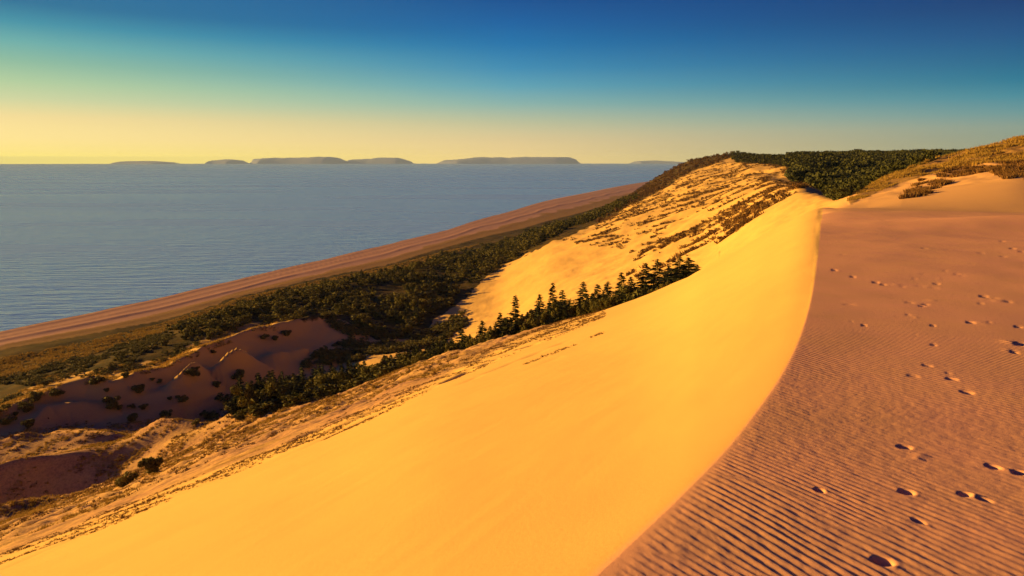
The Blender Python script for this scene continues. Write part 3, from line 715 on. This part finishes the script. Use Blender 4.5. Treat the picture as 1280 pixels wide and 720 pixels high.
x, y, zt = drow(797, 363, 9); place(P_BUSH[1], x, y, max(1.5, zt-float(height(np.array([x]), np.array([y]))[0])+.4), 'lighter olive bush leaning out over the rim before the right cluster', 'bush', sx=1.6)
x, y, zt = drow(783, 374, 8); place(P_BUSH[0], x, y, max(1.3, zt-float(height(np.array([x]), np.array([y]))[0])+.3), 'small olive bush just left of the lighter rim bush', 'bush', sx=1.4)
x, y, zt = drow(562, 436, 6); place(P_BUSH[0], x, y, 1.8, 'round olive bush at the foot of the lower left conifers', 'bush', sx=1.2)

def scatter(poly, rmin, rmax, n, azr=(-50, 45), tries=60000, jit=0.):
    """ground points whose photo position lies inside poly, evenly over the ground"""
    a = np.radians(rng.uniform(*azr, tries)); r = np.exp(rng.uniform(math.log(rmin), math.log(rmax), tries)); keep = rng.random(tries) < (r/rmax)**.8 if rmax/rmin > 3 else np.ones(tries, bool)
    a, r = a[keep], r[keep]; x, y = np.sin(a)*r, np.cos(a)*r; z = height(x, y); px, py = project(x, y, z); m = pinpoly(px, py, poly)
    x, y, z = x[m][:n], y[m][:n], z[m][:n]; return x, y, z, project(x, y, z)
# grove behind the rim
GROVE = [(272,503),(278,485),(330,466),(400,458),(470,448),(500,434),(545,424),(575,430),(560,470),(500,500),(440,540),(330,540),(290,515)]
x, y, z, (px, py) = scatter(GROVE, 118, 232, 150, (-30, 0))
for i in range(len(x)):
    rr_ = math.hypot(x[i], y[i]); rim = float(r1f(math.atan2(x[i], y[i])))
    if rr_ < rim+9: continue
    cap = float(np.interp(px[i], [272, 300, 330, 400, 470, 520, 560], [486, 470, 463, 453, 443, 430, 420]))+rng.uniform(0, 10)
    aa, bb, cc = ray(px[i], cap); zt = H+float(cc)/math.hypot(aa, bb)*rr_; hh = min(9.5, max(3., zt-z[i]))
    if rng.random() < .55: place(P_CON[rng.integers(0, 4)], x[i], y[i], hh, 'dark green conifer crowded in the grove behind the curved rim', 'conifer', 'conifers of the grove behind the curved rim', sx=1.2)
    else: place(P_BROAD[rng.integers(0, 3)], x[i], y[i], hh*.8, 'dark olive broadleaf tree in the grove behind the curved rim', 'tree', 'broadleaf trees of the grove behind the curved rim')
# belt of trees between beach and dunes
BELT = [(215,418),(285,385),(392,358),(505,340),(560,318),(654,295),(715,280),(690,300),(640,325),(602,350),(575,367),(560,385),(525,402),(505,424),(455,418),(430,396),(400,388),(370,402),(310,407),(255,428)]
x, y, z, (px, py) = scatter(BELT, 235, 900, 215, (-30, 8))
for i in range(len(x)):
    hh = rng.uniform(3.5, 8.0)*(1.0 if px[i] > 330 else .75)
    if rng.random() < .25: place(P_CON[rng.integers(0, 4)], x[i], y[i], hh*1.15, 'dark conifer inside the long tree belt along the beach', 'conifer', 'conifers of the belt along the beach', sx=1.3)
    else: place(P_BROAD[rng.integers(0, 3)], x[i], y[i], hh, 'dark bushy broadleaf tree of the long belt along the beach', 'tree', 'broadleaf trees of the belt along the beach', sx=1.25)
# single bushes on the shaded sand and low ridges
_rb = np.random.default_rng(5)
SB = [(58,482,'dark bush topping the left lit ridge'),(70,495,None),(213,500,None),(228,503,None),(190,476,None),(200,478,None),(344,426,None),(330,424,None),(150,512,None),(165,510,None),(178,512,None),(140,508,None),(20,520,None),(10,530,None),(35,515,None),(120,480,None),(95,470,None),(140,462,None),(160,455,None),(30,470,None),(60,462,None),(10,480,None),(90,452,None),(180,440,None),(205,432,None),(150,447,None),(230,425,None),(45,500,None),(360,420,None),(240,470,None)]+[(px_, py_, None) for px_, py_ in zip(_rb.uniform(20, 300, 26), _rb.uniform(440, 540, 26)) if py_ > np.interp(px_, [0, 113, 236, 315], [518, 476, 448, 425])]
for i, (px, py, _l) in enumerate(SB):
    a, b, c = ray(px, py); L = math.hypot(a, b); rr_ = np.linspace(110, 480, 1500); hz = height(a/L*rr_, b/L*rr_); k = np.argmax(H+c/L*rr_ < hz)
    if k == 0: continue
    place(P_BUSH[i % 2], a/L*rr_[k], b/L*rr_[k], rng.uniform(1.0, 2.9), 'dark scattered bush on the shaded hollows and low ridges at left', 'bush', 'scattered bushes of the left hollows', sx=1.25)
for i, (px, py, hh, lab) in enumerate([(198,632,1.5,'small dark bush alone on the foot of the bright slope'),(163,648,1.0,'tiny dark shrub lower left of the lone bush on the slope foot')]):
    a, b, c = ray(px, py); L = math.hypot(a, b); rr_ = np.linspace(60, 260, 3000); hz = height(a/L*rr_, b/L*rr_); k = np.argmax(H+c/L*rr_ < hz)
    place(P_BUSH[i], a/L*rr_[k], b/L*rr_[k], hh, lab, 'bush')

# joined masses -----------------------------------------------------
def mass(name, V0, F0, xs, ys, zs, hs, ws, mat, label, cat):
    """many copies of one or more small shapes as one mesh"""
    vs, fs, o = [], [], 0
    for k in range(len(V0)):
        m_ = np.arange(len(xs)) % len(V0) == k; n = m_.sum()
        if not n: continue
        a = rng.uniform(0, 6.28, n); v = V0[k][None]*np.stack([ws[m_], ws[m_], hs[m_]], -1)[:, None, :]
        c, s = np.cos(a)[:, None], np.sin(a)[:, None]
        w = np.stack([v[..., 0]*c-v[..., 1]*s+xs[m_][:, None], v[..., 0]*s+v[..., 1]*c+ys[m_][:, None], v[..., 2]+zs[m_][:, None]], -1)
        f = F0[k][None]+(np.arange(n)*len(V0[k]))[:, None, None]+o
        vs.append(w.reshape(-1, 3)); fs.append(f.reshape(-1, f.shape[-1])); o += n*len(V0[k])
    return tag(mesh_obj(name, np.concatenate(vs), np.concatenate(fs), mat, smooth=False), label, cat, kind='stuff')
def tuft(n, seed, spread=.5, wd=.09, lean=.5):
    g = np.random.default_rng(seed); a = g.uniform(0, 6.28, n); q = g.uniform(0, 1, n)**.7*spread; c = np.stack([np.cos(a)*q, np.sin(a)*q, np.full(n, -.05)], -1)
    b = g.uniform(0, 6.28, n); u = np.stack([np.cos(b), np.sin(b), 0*b], -1)*wd
    tip = c*[1.4, 1.4, 0]+np.stack([g.normal(0, lean*.4, n)+.15, g.normal(0, lean*.4, n)-.1, g.uniform(.6, 1.05, n)], -1)
    return tris(c-u, c+u, tip)
def many(polys_r, n, azr, seed=0, tries=None, nfun=None):
    X_, Y_, Z_ = [], [], []
    x, y, z, _ = scatter(polys_r[0], polys_r[1], polys_r[2], 10**9, azr, tries or n*14)
    if nfun is not None: m_ = nfun(x, y); x, y, z = x[m_], y[m_], z[m_]
    return x[:n], y[:n], z[:n]
tv = [tuft(16, s) for s in (1, 2, 3, 4)]; TV = [t[0] for t in tv]; TF = [t[1] for t in tv]
# forest mass on the plateau
pl = [conifer_geo(1, .26, 50+s, 9, 1.3, .3, 2) for s in range(3)]+[broad_geo(1, .42, 60+s, 230, .10, 9) for s in range(3)]
FOR = [(905,192),(1300,150),(1300,330),(1042,300),(1030,262),(1022,250),(1034,247),(1026,239),(1008,231),(985,227),(1000,214),(960,206),(915,204)]
a = np.radians(rng.uniform(17.5, 46, 20000)); r = rng.uniform(70, 1150, 20000); keep = rng.random(20000) < np.clip(1.3-r/1150, .25, 1)
a, r = a[keep], r[keep]; x, y = np.sin(a)*r, np.cos(a)*r; z = height(x, y); rr4 = fr_at(x, y, 4); px, py = project(x, y, z)
ok = np.where(px > 1036, r > rr4*1.06, r > rr4*1.12+6) & (pinpoly(px, py, FOR) | (px > 1036)) & (px > 912) & ((px < 1165) | (r > 420)) & (px < 1245)
x, y, z, r = x[ok], y[ok], z[ok], r[ok]
print('forest', len(x))
hs = rng.uniform(6.8, 8.8, len(x))*np.clip((r-60)/230, .22, 1)*(.9+.2*pnoise(x/60, y/60, 7)); hs = np.where((a[ok] < math.radians(21.5)), hs*.7, hs)
mass('forest', [p[0] for p in pl], [p[1] for p in pl], x, y, z-.3, hs, hs*rng.uniform(.85, 1.3, len(x)), M_CON, 'dense dark forest mass on the plateau behind the dune crest', 'forest')
# shrubs thickening the belt
x, y, z = many((BELT, 235, 900), 1900, (-30, 8), tries=90000, nfun=lambda x, y: pnoise(x/30, y/30, 83) > -.3); hs = rng.uniform(2.0, 5.5, len(x))
mass('shrubs', [p[0] for p in pl[3:]], [p[1] for p in pl[3:]], x, y, z-.3, hs, hs*rng.uniform(1.3, 2.2, len(x)), M_LEAF, 'dark undergrowth filling the tree belt along the beach', 'shrubs')
x, y, z = many((GROVE, 118, 232), 700, (-30, 0), tries=60000, nfun=lambda x, y: np.hypot(x, y) > np.interp(np.arctan2(x, y), azT, RT[1])+8); hs = rng.uniform(1., 3.2, len(x))
mass('shrubs', [p[0] for p in pl[3:]], [p[1] for p in pl[3:]], x, y, z-.3, hs, hs*2, M_LEAF, 'dark undergrowth of the grove behind the curved rim', 'shrubs')
HF = [(395,386),(455,412),(520,422),(580,392),(585,405),(550,432),(500,440),(430,455),(372,462),(400,440),(440,425),(410,405)]
x, y, z = many((HF, 190, 420), 900, (-30, 0), tries=60000, nfun=lambda x, y: pnoise(x/14, y/14, 79) > -.2); hs = rng.uniform(.8, 2.6, len(x))
mass('shrubs', [p[0] for p in pl[3:]], [p[1] for p in pl[3:]], x, y, z-.2, hs, hs*2.2, M_LEAF, 'dark scrub on the hollow floor between the tree belt and the conifers', 'shrubs')
FARB = [(640,305),(660,290),(729,270),(775,254),(800,246),(770,267),(735,285),(700,300)]
x, y, z = many((FARB, 600, 2200), 1500, (-2, 14), tries=120000); hs = rng.uniform(3, 8, len(x))
mass('shrubs', [p[0] for p in pl], [p[1] for p in pl], x, y, z-.3, hs, hs*1.3, M_LEAF, 'far dark scrub between beach and bluff', 'shrubs')
x, y, z = many((SEABLUFF, 500, 2000), 1500, (5, 20), tries=120000); hs = rng.uniform(1.5, 4.5, len(x))
mass('shrubs', [p[0] for p in pl[3:]], [p[1] for p in pl[3:]], x, y, z-.3, hs, hs*1.8, M_BRUSH, 'brown scrub on the lake face of the bluff', 'shrubs')
# low green scrub of the left flats
LF = [(-900,650),(-200,512),(0,470),(100,446),(190,418),(215,420),(255,430),(236,443),(170,463),(113,472),(78,479),(47,489),(0,515),(-60,545),(-900,800)]
x, y, z = many((LF, 180, 450), 5200, (-62, -20), tries=90000, nfun=lambda x, y: pnoise(x/22, y/22, 77) > -.12); hs = rng.uniform(.5, 1.7, len(x))
mass('shrubs', [p[0] for p in pl[3:]], [p[1] for p in pl[3:]], x, y, z-.2, hs, hs*2.4, M_LEAF, 'low dark scrub on the flats between beach and the left ridge', 'shrubs')
BG = [(-900,700),(-200,505),(0,448),(100,429),(200,405),(300,373),(392,352),(490,332),(560,313),(600,305),(560,320),(505,338),(392,357),(285,386),(190,420),(100,448),(0,474),(-200,520),(-900,760)]
x, y, z = many((BG, 200, 900), 9000, (-62, 0), tries=200000); hs = rng.uniform(.5, 1.0, len(x))
mass('beach_grass', TV, TF, x, y, z, hs, hs*2.4, M_GRASS, 'golden beach grass strip along the back of the beach', 'grass')
# ridge-top grasses at left
RG = [(-200,560),(0,500),(60,470),(120,462),(200,448),(270,420),(345,398),(350,412),(300,425),(236,450),(190,466),(113,480),(60,495),(0,530),(-200,600)]
x, y, z = many((RG, 150, 420), 4200, (-62, -12), tries=90000, nfun=lambda x, y: pnoise(x/10, y/10, 78) > -.1); hs = rng.uniform(.4, .9, len(x))
mass('ridge_grass', TV, TF, x, y, z, hs, hs*1.8, M_GRASS, 'dry grass along the crests of the low left ridges', 'grass')
# grass and grit on the foot of the slope
x, y, z = many((LOWG, 35, 250), 20000, (-62, -4), tries=190000, nfun=lambda x, y: fbm((x*.5+y*.866)/14, (x*.866-y*.5)/5, 3, 95) > -.02+.3*rng.random(len(x))); hs = rng.uniform(.18, .5, len(x))*np.clip(np.hypot(x, y)/130, .35, 1)
mass('slope_grass', TV, TF, x, y, z, hs, hs*1.5, M_GRASS, 'sparse golden grass on the rough foot of the slope', 'grass')
x, y, z = many((LOWG, 35, 250), 9000, (-62, -4), tries=150000, nfun=lambda x, y: fbm((x*.5+y*.866)/11, (x*.866-y*.5)/4, 3, 99) > .08+.2*rng.random(len(x))); hs = rng.uniform(.15, .5, len(x))*np.clip(np.hypot(x, y)/130, .35, 1)
mass('slope_brush', TV, TF, x, y, z, hs, hs*1.8, M_BRUSH, 'brown low brush on the rough foot of the slope', 'brush')
_lx, _ly, _lz = many(([(-400,920),(0,760),(200,670),(453,560),(800,400),(800,360),(560,455),(340,560),(0,690),(-400,840)], 18, 120), 60000, (-45, 8), tries=600000)
_px, _py = project(_lx, _ly, _lz); _ft = np.interp(_px, [-400, 0, 100, 200, 340, 453, 560, 640, 744, 800], [860, 706, 664, 627, 571, 519, 468, 433, 391, 372])-_py
_u = _lx*.5+_ly*.866; keep = np.zeros(len(_lx), bool)
for off, wd, th in ((0, 1.2, .0), (-8, .9, .08), (-30, .8, .3), (8, 2.0, -.05)):
    keep |= (np.abs(_ft-off-3.5*pnoise(_u/18, _u*0+3.3, 14+abs(off))) < wd*2.2*rng.random(len(_lx))) & (rng.random(len(_lx)) < .5) & (pnoise(_u/1.6, _u*0+off+.4, 15+abs(off))+.6*pnoise(_u/9, _u*0+.7, 6) > th)
keep |= (_ft > -9*rng.random(len(_lx))-3) & (rng.random(len(_lx)) < .45) & (pnoise(_lx/2.4, _ly/2.4, 44) > .12)
_lx, _ly, _lz = _lx[keep][:13000], _ly[keep][:13000], _lz[keep][:13000]; hs = rng.uniform(.04, .13, len(_lx))*np.clip(np.hypot(_lx, _ly)/60, .5, 1.3)
mass('litter', TV, TF, _lx, _ly, _lz-.01, hs, hs*1.7, M_BRUSH, 'dotted lines of brown litter and low shoots along the tracks above the rough ground', 'litter')
# bluff brush
def bfun(x, y):
    a_ = x*.93-y*.37; b_ = x*.37+y*.93; return fbm(a_/16, b_/7, 4, 91)+.6*pnoise(a_/75, b_/50, 93) > .16+.12*rng.random(len(x))
x, y, z = many((BL, 150, 1500), 9000, (2, 26), tries=260000, nfun=bfun); hs = rng.uniform(.5, 1.5, len(x))
mass('bluff_brush', [p[0] for p in pl[3:]]+TV, [p[1] for p in pl[3:]]+TF, x, y, z-.1, hs, hs*1.8, M_BRUSH, 'brown brush clumps streaking the sandy bluff', 'brush')
# hill grass on the right
x, y, z = many((HILL, 62, 175), 9000, (24, 48), tries=120000, nfun=lambda x, y: fbm(x/7, y/7, 2, 17) > -.15); hs = rng.uniform(.25, .6, len(x))*np.clip((x-38)/25, .45, 1)
mass('hill_grass', TV, TF, x, y, z, hs, hs*1.3, M_GRASS, 'golden dune grass crowning the hill at right', 'grass')
HB = [(1120,260),(1135,240),(1150,226),(1200,206),(1240,196),(1290,190),(1290,225),(1268,228),(1235,214),(1200,222),(1165,240),(1135,256)]
x, y, z = many((HB, 62, 150), 3000, (24, 48), tries=90000, nfun=lambda x, y: fbm(x/2.2, y/2.2, 3, 18)+.5*pnoise(x/9, y/9, 28) > .1+.5*rng.random(len(x))); hs = rng.uniform(.2, .5, len(x))
mass('hill_brush', TV, TF, x, y, z, hs, hs*1.6, M_BRUSH, 'dark brown brush clumps on the sandy face of the right hill', 'brush')

tick('plants')
# ------------------------------------------------------------ sky, sun, haze, camera
w = bpy.data.worlds.new('World'); SC.world = w; w.use_nodes = True; nt = w.node_tree; nt.nodes.clear(); T = NT(nt)
out = T.n('ShaderNodeOutputWorld'); bg = T.n('ShaderNodeBackground'); nt.links.new(bg.outputs[0], out.inputs[0])
sky = T.n('ShaderNodeTexSky', sky_type='NISHITA', sun_disc=False, sun_elevation=SUN_EL, sun_rotation=SUN_AZ, altitude=200)
tc = T.n('ShaderNodeTexCoord').outputs['Generated']; sp = T.n('ShaderNodeSeparateXYZ'); nt.links.new(tc, sp.inputs[0])
el = T.math('MULTIPLY', T.math('ARCSINE', sp.outputs[2]), 180/math.pi)
hl_ = T.math('SQRT', T.math('ADD', T.math('MULTIPLY', sp.outputs[0], sp.outputs[0]), T.math('MULTIPLY', sp.outputs[1], sp.outputs[1])))
ga = math.radians(-75)
cs = T.math('DIVIDE', T.math('ADD', T.math('MULTIPLY', sp.outputs[0], math.sin(ga)), T.math('MULTIPLY', sp.outputs[1], math.cos(ga))), hl_)
def lin(c):
    c = c/255.; return c/12.92 if c < .04045 else ((c+.055)/1.055)**2.4
def ramp(px, rows, tail):
    cr = T.n('ShaderNodeValToRGB'); nt.links.new(T.math('DIVIDE', el, 45.), cr.inputs[0]); e = cr.color_ramp.elements
    pts = []
    for py, col in rows:
        a, b, c = ray(px, py); pts.append((max(0, math.degrees(math.atan2(c, math.hypot(a, b))))/45, col))
    pts += [(t/45, c) for t, c in tail]
    pts.sort(key=lambda p_: p_[0])
    xs_ = [p_[0] for p_ in pts]; ex = [(e_/45, tuple(float(np.interp(e_/45, xs_, [p_[1][i_] for p_ in pts])) for i_ in range(3))) for e_ in (.02, .2, .37, .5, .7, 1.)]
    pts = sorted([p_ for p_ in pts if p_[0]*45 > 1.05]+ex, key=lambda p_: p_[0])
    q_ = []
    for t, c in pts:
        el_ = math.radians(max(t*45, .05)); Lp = min(37500., 240/math.sin(el_)); Tr = math.exp(-3.0e-5*Lp)
        q_.append((t, [max(0, (lin(v)-(1-Tr)*s_)/Tr) for v, s_ in zip(c, (.35, .275, .22))]))
    pts = q_
    while len(e) < len(pts): e.new(1)
    for k, (p_, c) in enumerate(pts): e[k].position = min(p_, 1); e[k].color = (*c, 1)
    return cr.outputs[0]
L_ = ramp(0, [(204,(252,226,128)),(172,(254,226,150)),(145,(245,219,152)),(122,(208,212,160)),(100,(180,205,158)),(75,(145,188,158)),(50,(112,175,168)),(25,(72,148,165)),(0,(50,115,150))], [(20,(40,100,168)),(45,(20,24,110))])
C_ = ramp(640, [(200,(238,204,142)),(175,(222,198,148)),(152,(188,190,155)),(130,(140,178,170)),(108,(98,162,180)),(85,(66,140,178)),(55,(38,116,170)),(28,(12,98,160)),(0,(0,82,145))], [(20,(4,72,150)),(45,(14,18,102))])
R_ = ramp(1280, [(200,(156,154,132)),(178,(146,152,133)),(158,(138,155,142)),(140,(108,150,152)),(120,(74,138,154)),(98,(38,118,146)),(75,(6,102,140)),(40,(0,82,132)),(0,(0,62,114))], [(20,(0,44,108)),(45,(10,12,82))])
g1 = T.rng(cs, math.cos(math.radians(75)), math.cos(math.radians(38)), 0, 1); g2 = T.rng(cs, math.cos(math.radians(75)), math.cos(math.radians(112)), 0, 1)
colr = T.mix(g2, T.mix(g1, C_, L_), R_)
colr = T.mix(T.rng(cs, -.38, -1, 0, .8), colr, (.016, .012, .06))
k = 1/(0.1*2**EXPO)
sc_ = T.n('ShaderNodeVectorMath', operation='SCALE'); nt.links.new(colr, sc_.inputs[0]); sc_.inputs['Scale'].default_value = k
nt.links.new(T.mix(.012, sc_.outputs[0], sky.outputs[0]), bg.inputs[0]); bg.inputs[1].default_value = .1

sd = bpy.data.lights.new('sun', 'SUN'); sd.energy = 5.0; sd.angle = math.radians(.6); sd.color = (1, .56, .105)
so = bpy.data.objects.new('sun', sd); COL.objects.link(so)
dvec = Vector((math.sin(SUN_AZ)*math.cos(SUN_EL), math.cos(SUN_AZ)*math.cos(SUN_EL), math.sin(SUN_EL))); so.rotation_euler = dvec.to_track_quat('Z', 'Y').to_euler(); so.location = (0, 0, 300)

USE_HAZE = True
if USE_HAZE:
    hm = bpy.data.materials.new('haze_air'); hm.use_nodes = True; nt = hm.node_tree; nt.nodes.clear()
    o = nt.nodes.new('ShaderNodeOutputMaterial'); pv = nt.nodes.new('ShaderNodeVolumePrincipled'); nt.links.new(pv.outputs[0], o.inputs['Volume'])
    pv.inputs['Color'].default_value = (.33, .50, 1, 1); pv.inputs['Density'].default_value = 3.0e-5; pv.inputs['Anisotropy'].default_value = 0.
    s = 37500.; zb, zt = -9.5, 345.
    vv_ = np.array([[x_, y_, z_] for z_ in (zb, zt) for x_, y_ in ((-s, -s), (s, -s), (s, s), (-s, s))])
    ff = np.array([[0, 3, 2, 1], [4, 5, 6, 7], [0, 1, 5, 4], [1, 2, 6, 5], [2, 3, 7, 6], [3, 0, 4, 7]])
    tag(mesh_obj('haze', vv_, ff, hm, smooth=False), 'thin evening haze over the lake', 'haze', kind='stuff')

cd = bpy.data.cameras.new('camera'); cd.sensor_width = 36; cd.lens = 36*F/1280; cd.clip_start = .1; cd.clip_end = 300000
co = bpy.data.objects.new('camera', cd); COL.objects.link(co); co.location = (0, 0, H); co.rotation_euler = (math.pi/2-PITCH, 0, 0); SC.camera = co
SC.view_settings.view_transform = 'Standard'; SC.view_settings.look = 'None'; SC.view_settings.exposure = EXPO; SC.view_settings.gamma = 1
SC.render.engine = 'CYCLES'; SC.cycles.use_denoising = True; SC.cycles.max_bounces = 5; SC.cycles.diffuse_bounces = 2; SC.cycles.glossy_bounces = 2; SC.cycles.volume_bounces = 0; SC.cycles.transparent_max_bounces = 4
